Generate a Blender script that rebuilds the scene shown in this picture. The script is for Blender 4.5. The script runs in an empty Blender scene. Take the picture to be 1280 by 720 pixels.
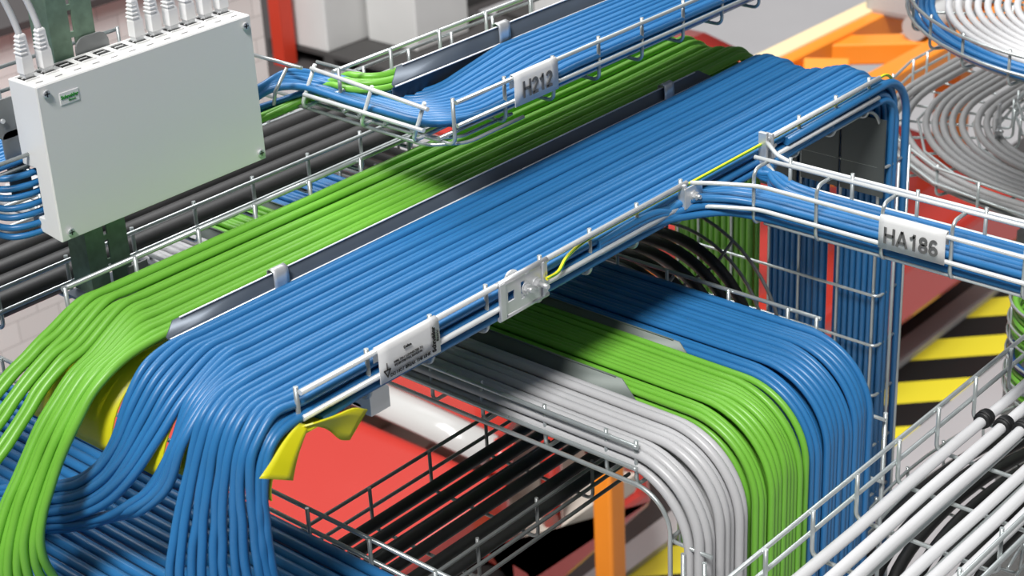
import bpy, bmesh, math, random
from mathutils import Vector, Matrix
random.seed(7)
S = bpy.context.scene
COL = S.collection
PI = math.pi

# ------------------------------------------------------------------ camera
FPX = 2202.47
PITCH, ROLL, YAW = 0.45793203, -0.0511025, 0.73954546
cam_d = bpy.data.cameras.new('camera'); cam = bpy.data.objects.new('camera', cam_d); COL.objects.link(cam)
fw = Vector((math.cos(YAW)*math.cos(PITCH), math.sin(YAW)*math.cos(PITCH), -math.sin(PITCH)))
r0 = fw.cross(Vector((0, 0, 1))).normalized(); u0 = r0.cross(fw)
rr = r0*math.cos(ROLL)+u0*math.sin(ROLL); uu = -r0*math.sin(ROLL)+u0*math.cos(ROLL)
CAM = Vector((0, 0, 3.254)) - (fw*FPX+rr*(375-640)-uu*(491-360))/FPX*(2.6*.73)
cam.matrix_world = Matrix(((rr.x, uu.x, -fw.x, CAM.x), (rr.y, uu.y, -fw.y, CAM.y), (rr.z, uu.z, -fw.z, CAM.z), (0, 0, 0, 1)))
cam_d.sensor_width = 36; cam_d.lens = FPX/1280*36
cam_d.clip_start = .05; cam_d.clip_end = 200
cam_d.dof.use_dof = True; cam_d.dof.focus_distance = 2.3; cam_d.dof.aperture_fstop = 9.5
S.camera = cam
# ------------------------------------------------------------------ light and exposure
w = bpy.data.worlds.new('hall_light'); S.world = w; w.use_nodes = True
_n = w.node_tree; _tc = _n.nodes.new('ShaderNodeTexCoord'); _sx = _n.nodes.new('ShaderNodeSeparateXYZ'); _cr = _n.nodes.new('ShaderNodeValToRGB')
_n.links.new(_tc.outputs['Generated'], _sx.inputs[0]); _n.links.new(_sx.outputs[2], _cr.inputs[0]); _n.links.new(_cr.outputs[0], _n.nodes['Background'].inputs[0])
_cr.color_ramp.elements[0].position = .0; _cr.color_ramp.elements[0].color = (.05, .05, .055, 1)
_cr.color_ramp.elements[1].position = .75; _cr.color_ramp.elements[1].color = (.95, .97, 1, 1)
_e = _cr.color_ramp.elements.new(.35); _e.color = (.12, .125, .14, 1)
_n.nodes['Background'].inputs[1].default_value = .36
def light(name, kind, loc, target, energy, **k):
    d = bpy.data.lights.new(name, kind); o = bpy.data.objects.new(name, d); COL.objects.link(o)
    o.location = loc; d.energy = energy
    o.rotation_euler = (Vector(target)-Vector(loc)).to_track_quat('-Z', 'Y').to_euler()
    for a, b in k.items(): setattr(d, a, b)
    return o
light('high_bay_sun', 'SUN', (-3.7, -1.5, 9), (0.2, 0.2, 3), 3.45, angle=math.radians(14), color=(1, .985, .96))
light('background_fill', 'AREA', (6.0, 5.0, 9), (6.0, 5.0, 0), 260, shape='RECTANGLE', size=7, size_y=7)  # unseen overhead area light, placed to brighten the hall background
S.view_settings.view_transform = 'Standard'; S.view_settings.look = 'None'
S.view_settings.exposure = 0.0; S.view_settings.gamma = 1; S.view_settings.use_curve_mapping = False

light('wall_fill', 'AREA', (0.5, 2.4, 6.0), (1.6, 4.5, 1.2), 190, shape='RECTANGLE', size=2.5, size_y=1.5)  # unseen fill lamp, added to brighten the block wall
# ------------------------------------------------------------------ materials
def mat(name, col, rough=.45, metal=0, noise=0, nscale=60, spec=.5, rnoise=.0, coat=0):
    m = bpy.data.materials.new(name); m.use_nodes = True; nt = m.node_tree; b = nt.nodes['Principled BSDF']
    c = tuple(col)+(1,)
    b.inputs['Base Color'].default_value = c; b.inputs['Roughness'].default_value = rough
    b.inputs['Metallic'].default_value = metal; b.inputs['Specular IOR Level'].default_value = spec
    b.inputs['Coat Weight'].default_value = coat
    tc = nt.nodes.new('ShaderNodeTexCoord'); n = nt.nodes.new('ShaderNodeTexNoise')
    n.inputs['Scale'].default_value = nscale; n.inputs['Detail'].default_value = 4
    nt.links.new(tc.outputs['Object'], n.inputs['Vector'])
    if noise:
        mx = nt.nodes.new('ShaderNodeMix'); mx.data_type = 'RGBA'; mx.blend_type = 'MIX'
        mx.inputs['A'].default_value = tuple(x*(1-noise) for x in col)+(1,)
        mx.inputs['B'].default_value = tuple(min(1, x*(1+noise)) for x in col)+(1,)
        nt.links.new(n.outputs['Fac'], mx.inputs['Factor']); nt.links.new(mx.outputs['Result'], b.inputs['Base Color'])
    mr = nt.nodes.new('ShaderNodeMapRange'); mr.inputs['To Min'].default_value = max(.02, rough-.06-rnoise); mr.inputs['To Max'].default_value = min(1, rough+.06+rnoise)
    nt.links.new(n.outputs['Fac'], mr.inputs['Value']); nt.links.new(mr.outputs['Result'], b.inputs['Roughness'])
    return m
M = dict(
 blue=mat('blue_sheath', (.027, .175, .42), .36, noise=.08, nscale=25),
 navy=mat('dark_blue_sheath', (.018, .075, .26), .36, noise=.08, nscale=25),
 green=mat('green_sheath', (.175, .47, .048), .38, noise=.08, nscale=25),
 grey=mat('grey_sheath', (.50, .50, .51), .36, noise=.04, nscale=25),
 dgrey=mat('mid_grey_sheath', (.29, .29, .29), .42, noise=.05, nscale=25),
 white=mat('white_sheath', (.67, .67, .68), .32, noise=.02, nscale=25),
 black=mat('black_sheath', (.012, .012, .012), .48, noise=.1, nscale=40),
 pipe=mat('black_conduit', (.028, .027, .027), .5, noise=.15, nscale=30),
 zinc=mat('zinc_wire', (.50, .54, .54), .3, metal=.55, noise=.12, nscale=50),
 zinc_lit=mat('lit_zinc_wire', (.80, .82, .82), .3, metal=.25, noise=.06, nscale=50),  # lighter copy of the zinc, for rails coloured as catching the light
 steel=mat('steel_plate', (.70, .71, .72), .38, metal=.6, noise=.1, nscale=30),
 divider=mat('slate_divider', (.11, .135, .17), .42, metal=.3, noise=.1, nscale=20),
 dividerl=mat('zinc_divider', (.17, .20, .185), .5, metal=.15, noise=.12, nscale=20),
 panel=mat('dark_panel', (.10, .115, .115), .4, metal=.4, noise=.1, nscale=14),
 edge_glint=mat('folded_edge_glint', (.93, .93, .94), .3, metal=.2),  # near-white colour paints the glint along the divider folds and edges
 strut=mat('galvanised_strut', (.20, .30, .22), .45, metal=.55, noise=.35, nscale=90),
 yellow=mat('yellow_plastic', (.72, .68, .01), .4, noise=.04),
 earthy=mat('earth_yellow', (.85, .80, .02), .4),
 boxw=mat('white_enclosure', (.84, .84, .83), .42, noise=.015, nscale=8),
 label=mat('label_white', (.84, .84, .84), .35, noise=.01),
 ink=mat('grey_ink', (.13, .13, .13), .6), inkb=mat('black_ink', (.01, .01, .01), .6), inkg=mat('green_ink', (.03, .30, .04), .6),
 dark=mat('dark_cavity', (.006, .006, .006), .6), rubber=mat('black_rubber', (.008, .008, .009), .55),
 tabs=mat('grey_tab', (.24, .25, .25), .4, metal=.4, noise=.05),
 red=mat('red_paint', (.44, .035, .025), .25, noise=.03, nscale=3, coat=.6),
 glass=mat('grey_glazing', (.42, .42, .41), .15), interior=mat('beige_interior', (.50, .46, .40), .7, noise=.12, nscale=6),
 tyre=mat('tyre', (.012, .012, .013), .7), orange=mat('orange_paint', (.85, .26, .02), .4, noise=.06, nscale=4),
 cream=mat('cream_lit_top', (.86, .68, .40), .5, noise=.05), rgrey=mat('pale_grey_casing', (.42, .42, .42), .5, noise=.03),
 carton=mat('white_carton', (.60, .60, .59), .7, noise=.05, nscale=5), cart2=mat('brown_carton', (.36, .30, .22), .8, noise=.08, nscale=5),
 pallet=mat('dark_pallet', (.045, .043, .042), .8, noise=.2, nscale=6), rackred=mat('red_rack_paint', (.58, .045, .02), .4),
 dark_grey=mat('dark_grey_surface', (.055, .05, .05), .6, noise=.1, nscale=4), concrete=mat('pillar_concrete', (.17, .17, .165), .85, noise=.4, nscale=120),
 kerb=mat('kerb', (.52, .51, .51), .7, noise=.04, nscale=10),
)
def floor_mat():
    m = mat('floor_screed', (.38, .375, .385), .5, noise=.07, nscale=1.3)
    return m
M['floor'] = floor_mat()
def hazard_mat():
    m = bpy.data.materials.new('hazard_stripes'); m.use_nodes = True; nt = m.node_tree; b = nt.nodes['Principled BSDF']
    tc = nt.nodes.new('ShaderNodeTexCoord'); sx = nt.nodes.new('ShaderNodeSeparateXYZ'); nt.links.new(tc.outputs['Object'], sx.inputs[0])
    ad = nt.nodes.new('ShaderNodeMath'); ad.operation = 'ADD'; nt.links.new(sx.outputs[0], ad.inputs[0]); nt.links.new(sx.outputs[1], ad.inputs[1])
    a2 = nt.nodes.new('ShaderNodeMath'); a2.operation = 'SUBTRACT'; nt.links.new(ad.outputs[0], a2.inputs[0]); a2.inputs[1].default_value = .22
    md = nt.nodes.new('ShaderNodeMath'); md.operation = 'FLOORED_MODULO'; nt.links.new(a2.outputs[0], md.inputs[0]); md.inputs[1].default_value = .56
    lt = nt.nodes.new('ShaderNodeMath'); lt.operation = 'LESS_THAN'; nt.links.new(md.outputs[0], lt.inputs[0]); lt.inputs[1].default_value = .275
    mx = nt.nodes.new('ShaderNodeMix'); mx.data_type = 'RGBA'; nt.links.new(lt.outputs[0], mx.inputs['Factor'])
    mx.inputs['A'].default_value = (.006, .006, .006, 1); mx.inputs['B'].default_value = (.70, .60, .03, 1)
    nt.links.new(mx.outputs['Result'], b.inputs['Base Color']); b.inputs['Roughness'].default_value = .55
    return m
M['hazard'] = hazard_mat()
def block_mat():
    m = bpy.data.materials.new('painted_blockwork'); m.use_nodes = True; nt = m.node_tree; b = nt.nodes['Principled BSDF']
    tc = nt.nodes.new('ShaderNodeTexCoord'); mp = nt.nodes.new('ShaderNodeMapping'); mp.inputs['Rotation'].default_value = (PI/2, 0, 0)
    nt.links.new(tc.outputs['Object'], mp.inputs[0])
    br = nt.nodes.new('ShaderNodeTexBrick'); nt.links.new(mp.outputs[0], br.inputs['Vector'])
    br.inputs['Color1'].default_value = (.74, .72, .70, 1); br.inputs['Color2'].default_value = (.80, .78, .76, 1); br.inputs['Mortar'].default_value = (.52, .50, .48, 1)
    br.inputs['Scale'].default_value = 1; br.inputs['Mortar Size'].default_value = .0022; br.inputs['Brick Width'].default_value = .2; br.inputs['Row Height'].default_value = .1
    nt.links.new(br.outputs['Color'], b.inputs['Base Color']); b.inputs['Roughness'].default_value = .8
    bp = nt.nodes.new('ShaderNodeBump'); bp.inputs['Strength'].default_value = .4; bp.inputs['Distance'].default_value = .004
    inv = nt.nodes.new('ShaderNodeMath'); inv.operation = 'SUBTRACT'; inv.inputs[0].default_value = 1; nt.links.new(br.outputs['Fac'], inv.inputs[1])
    nt.links.new(inv.outputs[0], bp.inputs['Height']); nt.links.new(bp.outputs[0], b.inputs['Normal'])
    return m
M['block'] = block_mat()

# ------------------------------------------------------------------ helpers
def V(*a): return Vector(a)
class MB:
    def __init__(s): s.v = []; s.f = []; s.sm = []
    def tube(s, pts, r, n=8, cap=True):
        pts = [Vector(p) for p in pts]
        q = [pts[0]]
        for p in pts[1:]:
            if (p-q[-1]).length > 1e-6: q.append(p)
        pts = q; N = len(pts)
        T = []
        for i in range(N):
            a = pts[max(i-1, 0)]; b = pts[min(i+1, N-1)]; T.append((b-a).normalized())
        up = Vector((0, 0, 1)) if abs(T[0].z) < .9 else Vector((0, 1, 0))
        x = T[0].cross(up).normalized(); base = len(s.v)
        for i in range(N):
            x = (x-T[i]*x.dot(T[i])).normalized(); y = T[i].cross(x)
            # widen at mitres
            for k in range(n):
                a = 2*PI*k/n; s.v.append(pts[i]+x*(math.cos(a)*r)+y*(math.sin(a)*r))
        for i in range(N-1):
            for k in range(n):
                a = base+i*n+k; b = base+i*n+(k+1) % n
                s.f.append((a, b, b+n, a+n)); s.sm.append(True)
        if cap:
            s.f.append(tuple(base+k for k in reversed(range(n)))); s.sm.append(False)
            s.f.append(tuple(base+(N-1)*n+k for k in range(n))); s.sm.append(False)
        return s
    def box(s, lo, hi, rz=0, piv=None):
        b = len(s.v); lo = Vector(lo); hi = Vector(hi)
        P = [V(x, y, z) for z in (lo.z, hi.z) for y in (lo.y, hi.y) for x in (lo.x, hi.x)]
        if rz:
            pv = Vector(piv) if piv else (lo+hi)/2; R = Matrix.Rotation(rz, 3, 'Z'); P = [R@(p-pv)+pv for p in P]
        s.v += P
        for f in ((0, 2, 3, 1), (4, 5, 7, 6), (0, 1, 5, 4), (2, 6, 7, 3), (0, 4, 6, 2), (1, 3, 7, 5)):
            s.f.append(tuple(b+i for i in f)); s.sm.append(False)
        return s
    def prism(s, poly, vec, smooth=False):
        b = len(s.v); n = len(poly); vec = Vector(vec)
        s.v += [Vector(p) for p in poly]+[Vector(p)+vec for p in poly]
        s.f.append(tuple(b+i for i in reversed(range(n)))); s.sm.append(False)
        s.f.append(tuple(b+n+i for i in range(n))); s.sm.append(False)
        for i in range(n):
            j = (i+1) % n; s.f.append((b+i, b+j, b+n+j, b+n+i)); s.sm.append(smooth)
        return s
    def sheet(s, grid, th, nrm=None):
        """grid[i][j] of points -> solid sheet of thickness th"""
        R = len(grid); C = len(grid[0]); b = len(s.v); g = [[Vector(p) for p in row] for row in grid]
        def nn(i, j):
            a = g[min(i+1, R-1)][j]-g[max(i-1, 0)][j]; c = g[i][min(j+1, C-1)]-g[i][max(j-1, 0)]
            return a.cross(c).normalized()
        for side in (0, 1):
            for i in range(R):
                for j in range(C): s.v.append(g[i][j]+nn(i, j)*(th*side))
        def id(k, i, j): return b+k*R*C+i*C+j
        for i in range(R-1):
            for j in range(C-1):
                s.f.append((id(0, i, j), id(0, i, j+1), id(0, i+1, j+1), id(0, i+1, j))); s.sm.append(True)
                s.f.append((id(1, i, j), id(1, i+1, j), id(1, i+1, j+1), id(1, i, j+1))); s.sm.append(True)
        for i in range(R-1):
            for j in (0, C-1):
                f = (id(0, i, j), id(0, i+1, j), id(1, i+1, j), id(1, i, j)); s.f.append(f if j == 0 else f[::-1]); s.sm.append(False)
        for j in range(C-1):
            for i in (0, R-1):
                f = (id(0, i, j), id(1, i, j), id(1, i, j+1), id(0, i, j+1)); s.f.append(f if i == 0 else f[::-1]); s.sm.append(False)
        return s
    def build(s, name, m, parent=None, bevel=0):
        me = bpy.data.meshes.new(name); me.from_pydata([tuple(v) for v in s.v], [], s.f)
        me.polygons.foreach_set('use_smooth', s.sm); me.update()
        me.materials.append(M[m] if isinstance(m, str) else m)
        o = bpy.data.objects.new(name, me); COL.objects.link(o)
        if parent is not None:
            o.parent = parent; o.matrix_parent_inverse = Matrix.Translation(-parent.location)
        if bevel:
            bm_ = o.modifiers.new('bevel', 'BEVEL'); bm_.width = bevel; bm_.segments = 3; bm_.limit_method = 'ANGLE'
        return o
def tag(o, label, cat, group=None, kind=None):
    if label: o['label'] = label
    if cat: o['category'] = cat
    if group: o['group'] = group
    if kind: o['kind'] = kind
    return o
def thing(name, loc, label, cat, group=None):
    o = bpy.data.objects.new(name, None); COL.objects.link(o); o.location = loc; o.empty_display_size = .05
    return tag(o, label, cat, group)
def struct(name, mb, m):
    o = mb.build(name, m); o['kind'] = 'structure'; return o
ORD = ['', 'first', 'second', 'third', 'fourth', 'fifth', 'sixth', 'seventh', 'eighth', 'ninth', 'tenth', 'eleventh', 'twelfth', 'thirteenth', 'fourteenth', 'fifteenth', 'sixteenth', 'seventeenth', 'eighteenth', 'nineteenth', 'twentieth', 'twenty-first', 'twenty-second', 'twenty-third', 'twenty-fourth', 'twenty-fifth', 'twenty-sixth']
def fillet(pts, r, seg=10):
    pts = [Vector(p) for p in pts]; out = [pts[0]]
    for i in range(1, len(pts)-1):
        rad = r[i-1] if isinstance(r, (list, tuple)) else r
        a, b, c = pts[i-1], pts[i], pts[i+1]; d1 = (a-b).normalized(); d2 = (c-b).normalized()
        ang = math.acos(max(-1, min(1, d1.dot(d2)))); 
        if ang > PI-.01: out.append(b); continue
        t = min(rad/math.tan(ang/2), (a-b).length*.98, (c-b).length*.98); R_ = t*math.tan(ang/2)
        bis = (d1+d2).normalized(); cen = b+bis*(R_/math.sin(ang/2))
        p0 = b+d1*t-cen; p1 = b+d2*t-cen; om = p0.angle(p1)
        for k in range(seg+1):
            f = k/seg; out.append(cen+(p0*math.sin((1-f)*om)+p1*math.sin(f*om))/math.sin(om))
    out.append(pts[-1]); return out
def spline(P, step=.006, tail=None):
    """centripetal-ish Catmull-Rom through P"""
    P = [Vector(p) for p in P]; Q = [P[0]*2-P[1]]+P+[P[-1]*2-P[-2]]; out = []
    for i in range(1, len(Q)-2):
        p0, p1, p2, p3 = Q[i-1:i+3]
        t0 = 0; t1 = t0+max((p1-p0).length, 1e-5)**.5; t2 = t1+max((p2-p1).length, 1e-5)**.5; t3 = t2+max((p3-p2).length, 1e-5)**.5
        n = max(2, min(40, int((p2-p1).length/step)))
        for k in range(n):
            t = t1+(t2-t1)*k/n
            A1 = p0*((t1-t)/(t1-t0))+p1*((t-t0)/(t1-t0)); A2 = p1*((t2-t)/(t2-t1))+p2*((t-t1)/(t2-t1)); A3 = p2*((t3-t)/(t3-t2))+p3*((t-t2)/(t3-t2))
            B1 = A1*((t2-t)/(t2-t0))+A2*((t-t0)/(t2-t0)); B2 = A2*((t3-t)/(t3-t1))+A3*((t-t1)/(t3-t1))
            out.append(B1*((t2-t)/(t2-t1))+B2*((t-t1)/(t2-t1)))
    out.append(P[-1]); return out
def cable(pts, r, m, label, group, name='cable', cat='cable', n=10):
    return tag(MB().tube(pts, r, n).build(name, m), label, cat, group)

class Path:
    """centre path with frames; wfix: constant width vector (vertical bends) or None (horizontal bends, n = z)"""
    def __init__(s, pts, wfix=None, nfix=None):
        s.p = [Vector(p) for p in pts]; s.w = Vector(wfix) if wfix else None; s.n = Vector(nfix) if nfix else V(0, 0, 1)
        s.L = [0]
        for a, b in zip(s.p, s.p[1:]): s.L.append(s.L[-1]+(b-a).length)
    def frame(s, i):
        t = (s.p[min(i+1, len(s.p)-1)]-s.p[max(i-1, 0)]).normalized()
        if s.w is not None: w_ = s.w; n = t.cross(w_).normalized()
        else: n = s.n; w_ = n.cross(t).normalized()
        return t, w_, n
    def at(s, d):
        d = max(0, min(s.L[-1], d))
        for i in range(len(s.p)-1):
            if s.L[i+1] >= d-1e-9: break
        f = (d-s.L[i])/max(1e-9, s.L[i+1]-s.L[i]); p = s.p[i].lerp(s.p[i+1], f)
        fa = s.frame(i); fb = s.frame(i+1); g = f
        if len(s.p) == 2: return p, fa[1], fa[2]
        w_ = (fa[1]*(1-g)+fb[1]*g).normalized(); n = (fa[2]*(1-g)+fb[2]*g).normalized()
        return p, w_, n
    def off(s, a, b, d0=None, d1=None):
        out = []; d0 = 0 if d0 is None else d0; d1 = s.L[-1] if d1 is None else d1
        ds = [d0]+[l for l in s.L if d0+1e-6 < l < d1-1e-6]+[d1]
        for d in ds:
            p, w_, n = s.at(d); out.append(p+w_*a+n*b)
        return out
def tray(label, path, W, rails, crosses, name='wire_tray', cat='cable tray', group=None, m='zinc', rr_=.0027, rc=.0024, H=.054, side=1, n=8):
    """rails: list of (a,b,d0,d1); crosses: list of (d, mode)"""
    P0 = path.at(0)[0]
    T = thing(name, P0, label, cat, group)
    for a, b, d0, d1, *mm in rails:
        MB().tube(path.off(a, b, d0, d1), rr_, n).build('rail_wire', mm[0] if mm else m, T)
    for cr in crosses:
        d, mode = cr[:2]
        p, w_, nn = path.at(d); c = .011
        tt = H+.005; prof = []
        def arc(cx, cy, a0, a1): return [(cx+c*math.cos(a0+(a1-a0)*k/5), cy+c*math.sin(a0+(a1-a0)*k/5)) for k in range(6)]
        e = rr_+rc
        lo = -e
        if mode in 'UL': prof += [(e, tt)]+arc(e+c, lo+c, PI, 1.5*PI)
        else: prof += [(0, lo)]
        if mode in 'UR': prof += arc(W-e-c, lo+c, 1.5*PI, 2*PI)+[(W-e, tt)]
        else: prof += [(W, lo)]
        MB().tube([p+w_*a+nn*b for a, b in prof], rc, n).build('cross_wire', m, T)
    return T
def seq(d0, d1, step=.1):
    out = []; d = d0
    while d <= d1+1e-6: out.append(d); d += step
    return out
def text(body, name, m, parent, origin, xdir, ydir, size, bold=0, ext=.0004, align='CENTER', sx=1):
    c = bpy.data.curves.new(name, 'FONT'); c.body = body; c.size = size; c.align_x = align; c.align_y = 'CENTER'; c.extrude = ext; c.offset = bold*size
    tmp = bpy.data.objects.new('tmp', c); COL.objects.link(tmp); bpy.context.view_layer.update()
    me = bpy.data.meshes.new_from_object(tmp.evaluated_get(bpy.context.evaluated_depsgraph_get()))
    bpy.data.objects.remove(tmp)
    x = Vector(xdir).normalized(); y = Vector(ydir).normalized(); z = x.cross(y)
    mt = Matrix(((x.x*sx, y.x, z.x, origin[0]), (x.y*sx, y.y, z.y, origin[1]), (x.z*sx, y.z, z.z, origin[2]), (0, 0, 0, 1)))
    me.transform(mt); me.materials.clear(); me.materials.append(M[m]); me.name = name
    o = bpy.data.objects.new(name, me); COL.objects.link(o)
    o.parent = parent; o.matrix_parent_inverse = Matrix.Translation(-parent.location)
    return o
def _arc(cx, cy, rx, ry, a0, a1, n=14): return [(cx+rx*math.cos(math.radians(a0+(a1-a0)*k/n)), cy+ry*math.sin(math.radians(a0+(a1-a0)*k/n))) for k in range(n+1)]
GLYPH = {
 'H': (.72, [[(.09, 0), (.09, 1)], [(.63, 0), (.63, 1)], [(.09, .53), (.63, .53)]]),
 'A': (.74, [[(.06, 0), (.37, .98)], [(.68, 0), (.37, .98)], [(.17, .27), (.57, .27)]]),
 '1': (.56, [[(.34, 0), (.34, 1)], [(.34, .90), (.23, .78), (.08, .71)]]),
 '2': (.56, [_arc(.28, .70, .205, .215, 170, -25)+[(.10, .09)], [(.03, .085), (.54, .085)]]),
 '8': (.56, [_arc(.28, .735, .175, .18, 90, 450, 24), _arc(.28, .285, .21, .205, 90, 450, 24)]),
 '6': (.56, [_arc(.285, .30, .20, .22, 0, 360, 24), _arc(.285, .50, .205, .42, 178, 110, 8)+[(.30, .92)]+_arc(.29, .74, .17, .175, 75, 25, 5)]),
}
def lettering(body, name, m, parent, origin, xdir, ydir, size, sw=.165, ext=.0006):
    x = Vector(xdir).normalized(); y = Vector(ydir).normalized(); n = x.cross(y)
    tot = sum(GLYPH[c][0]+.06 for c in body)-.06; cx = -tot/2
    for c in body:
        mb = MB()
        for st in GLYPH[c][1]:
            P = [V(a, b, 0) for a, b in st]; Lf = []; Rt = []
            for i, p in enumerate(P):
                closed = (P[0]-P[-1]).length < 1e-6
                a = P[i-1] if i else (P[-2] if closed else None); b = P[i+1] if i < len(P)-1 else (P[1] if closed else None)
                d1 = (p-a).normalized() if a is not None else (b-p).normalized(); d2 = (b-p).normalized() if b is not None else d1
                nn = V(-(d1.y+d2.y), d1.x+d2.x, 0); nn.normalize(); k = 1/max(.5, nn.dot(V(-d1.y, d1.x, 0)))
                Lf.append(p+nn*(sw/2*k)); Rt.append(p-nn*(sw/2*k))
            o = Vector(origin)
            for i in range(len(P)-1):
                poly = [o+x*((cx+q.x)*size)+y*((q.y-.5)*size)-n*(ext/2) for q in (Rt[i], Rt[i+1], Lf[i+1], Lf[i])]
                mb.prism(poly, n*ext)
        mb.build(name, m, parent); cx += GLYPH[c][0]+.06
X, Y, Z = V(1, 0, 0), V(0, 1, 0), V(0, 0, 1)
# ================================================================== SETTING
struct('floor', MB().box((-14, -10, -.2), (34, 34, 0)), 'floor')
struct('trim_1', MB().box((-14, 1.99, 0), (34, 2.33, .004)), 'hazard')
struct('trim_2', MB().box((-14, 2.33, 0), (34, 2.45, .03)), 'kerb')
struct('trim_3', MB().box((4.45, 1.0, 0), (5.0, 1.32, .004)), 'hazard')
struct('wall_left', MB().box((-3, 4.5, 0), (3.75, 4.7, 2.17)), 'block')
struct('trim_4', MB().box((-3, 4.46, 2.17), (3.85, 6.6, 2.2)), 'dark_grey')

# ================================================================== LONG MAIN TRAY
mp = Path([(0, 0, 3.2), (1.205, 0, 3.2)])
mW = .428
NR = [(0, .054, 0, .705, 'zinc_lit'), (0, .022, 0, .715, 'zinc_lit'), (0, .054, .895, 1.205, 'zinc_lit'), (0, .022, .905, 1.205, 'zinc_lit')]
rails = NR+[(mW, .054, 0, 1.205), (mW, .022, 0, 1.205)]+[(a, 0, 0, 1.205) for a in (.02, .07, .12, .17, .22, .27, .32, .37, .41)]
crs = [(.0, 'U')]+[(d, 'U') for d in (.107, .21, .307, .407, .505, .603, .70)]+[(.8, 'R'), (.9, 'U'), (.99, 'U'), (1.09, 'U'), (1.185, 'U')]
TM = tray('long zinc wire tray crossing the picture, carrying the green and bright blue cables', mp, mW, rails, crs, rr_=.0036, rc=.0029)

def ridge(name, label, p0, p1, z0, H, m, ny, fold=.6, chamfer=(0, .02), clips=(), group=None, edge='edge_glint'):
    """sheet divider from p0 to p1 (x,y), standing on z0"""
    p0 = V(p0[0], p0[1], z0); p1 = V(p1[0], p1[1], z0); d = (p1-p0); L = d.length; t = d.normalized(); nrm = Vector(ny)
    T = thing(name, p0, label, 'tray divider', group)
    mb = MB(); prof = [(0, 0), (0, H*fold-.003), (.004, H*fold), (0, H*fold+.003), (0, H)]
    def row(o, h, s0, s1): return [p0+t*s0+nrm*o+Z*h, p0+t*s1+nrm*o+Z*h]
    g = []
    for o, h in prof:
        s0 = chamfer[0]*(h/H) if h == H else 0; s1 = L-(chamfer[1] if h == H else 0)
        g.append([p0+t*(s0+(s1-s0)*k/8)+nrm*o+Z*h for k in range(9)])
    mb.sheet(g, .0012); mb.build('divider_wall', m, T)
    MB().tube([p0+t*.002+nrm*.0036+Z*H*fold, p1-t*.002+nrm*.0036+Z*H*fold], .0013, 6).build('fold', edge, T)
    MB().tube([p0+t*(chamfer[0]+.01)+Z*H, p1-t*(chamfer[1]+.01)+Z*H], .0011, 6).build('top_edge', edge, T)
    MB().box(p0+V(0, 0, .0)-nrm*.0-V(0, 0, .001), p1+nrm*.018+V(0, 0, .0)).build('foot', m, T)
    for c in clips:
        q = p0+t*c
        MB().sheet([[q+t*s+nrm*o+Z*h for s in (0, .006, .012, .018, .024)] for o, h in ((.007, .006), (.007, H*.8), (.006, H+.004), (-.002, H+.006), (-.007, H+.003), (-.0075, H*.75))], .0012).build('clip', 'steel', T)
    return T
ridge('tray_divider', 'slate metal divider between the green and blue cables of the long tray', (.013, .246), (1.105, .246), 3.206, .05, 'divider', (0, -1, 0), clips=(.165, .965), chamfer=(.012, .03))

# --- pixel-free control points are plain world coordinates: (x, y, z)
def lerp(a, b, f): return tuple(a[i]+(b[i]-a[i])*f for i in range(3))
def fan(A, B, n, jit=0):
    """n cables whose control points run from list A to list B"""
    out = []
    def eq(P):
        P = spline(P, .004); P = [p for p in P if p.x < -.028 or p.z < 3.19]
        pa = Path(P); return [tuple(pa.at(pa.L[-1]*k/11)[0]) for k in range(12)]
    A, B = eq(A), eq(B); jit *= .7
    for i in range(n):
        f = i/(n-1) if n > 1 else 0
        sg = (.004 if n == 5 else .0015 if n == 9 else .0024)*(1 if i % 2 else -1)
        out.append([V(*lerp(a, b, f))+V(-.6, 0, .8)*(sg*math.sin(PI*k/11))+(V(random.uniform(-jit, jit), random.uniform(-jit, jit), random.uniform(-jit, jit)) if 0 < k < len(A)-1 else V(0, 0, 0)) for k, (a, b) in enumerate(zip(A, B))])
    return out
#@@FANS@@
FAN = {}
FAN['g1'] = fan([(-0.2165, 0.4300, 3.0661), (-0.1572, 0.4300, 3.1372), (-0.1094, 0.4220, 3.1773), (-0.0804, 0.4200, 3.1925), (-0.0359, 0.4180, 3.2134), (0.0132, 0.4180, 3.2215)],
    [(-0.2328, 0.3650, 3.0335), (-0.1745, 0.3650, 3.1031), (-0.1437, 0.3640, 3.1268), (-0.1122, 0.3630, 3.1527), (-0.0881, 0.3620, 3.1746), (-0.0578, 0.3600, 3.1955), (-0.0204, 0.3570, 3.2073), (0.0257, 0.3570, 3.2106)], 6, .0012)
FAN['g2'] = fan([(-0.2430, 0.3500, 2.9076), (-0.2197, 0.3500, 2.9870), (-0.1890, 0.3500, 3.0496), (-0.1533, 0.3500, 3.0937), (-0.1150, 0.3500, 3.1389), (-0.0829, 0.3480, 3.1705), (-0.0498, 0.3460, 3.1943), (-0.0058, 0.3450, 3.2069), (0.0416, 0.3460, 3.2105)],
    [(-0.1494, 0.3000, 2.9455), (-0.1705, 0.2960, 3.0168), (-0.1588, 0.2920, 3.0681), (-0.1429, 0.2850, 3.1066), (-0.1213, 0.2750, 3.1516), (-0.0948, 0.2680, 3.1885), (-0.0633, 0.2640, 3.2156), (-0.0182, 0.2620, 3.2312), (0.0233, 0.2620, 3.2238)], 8, .0012)
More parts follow.
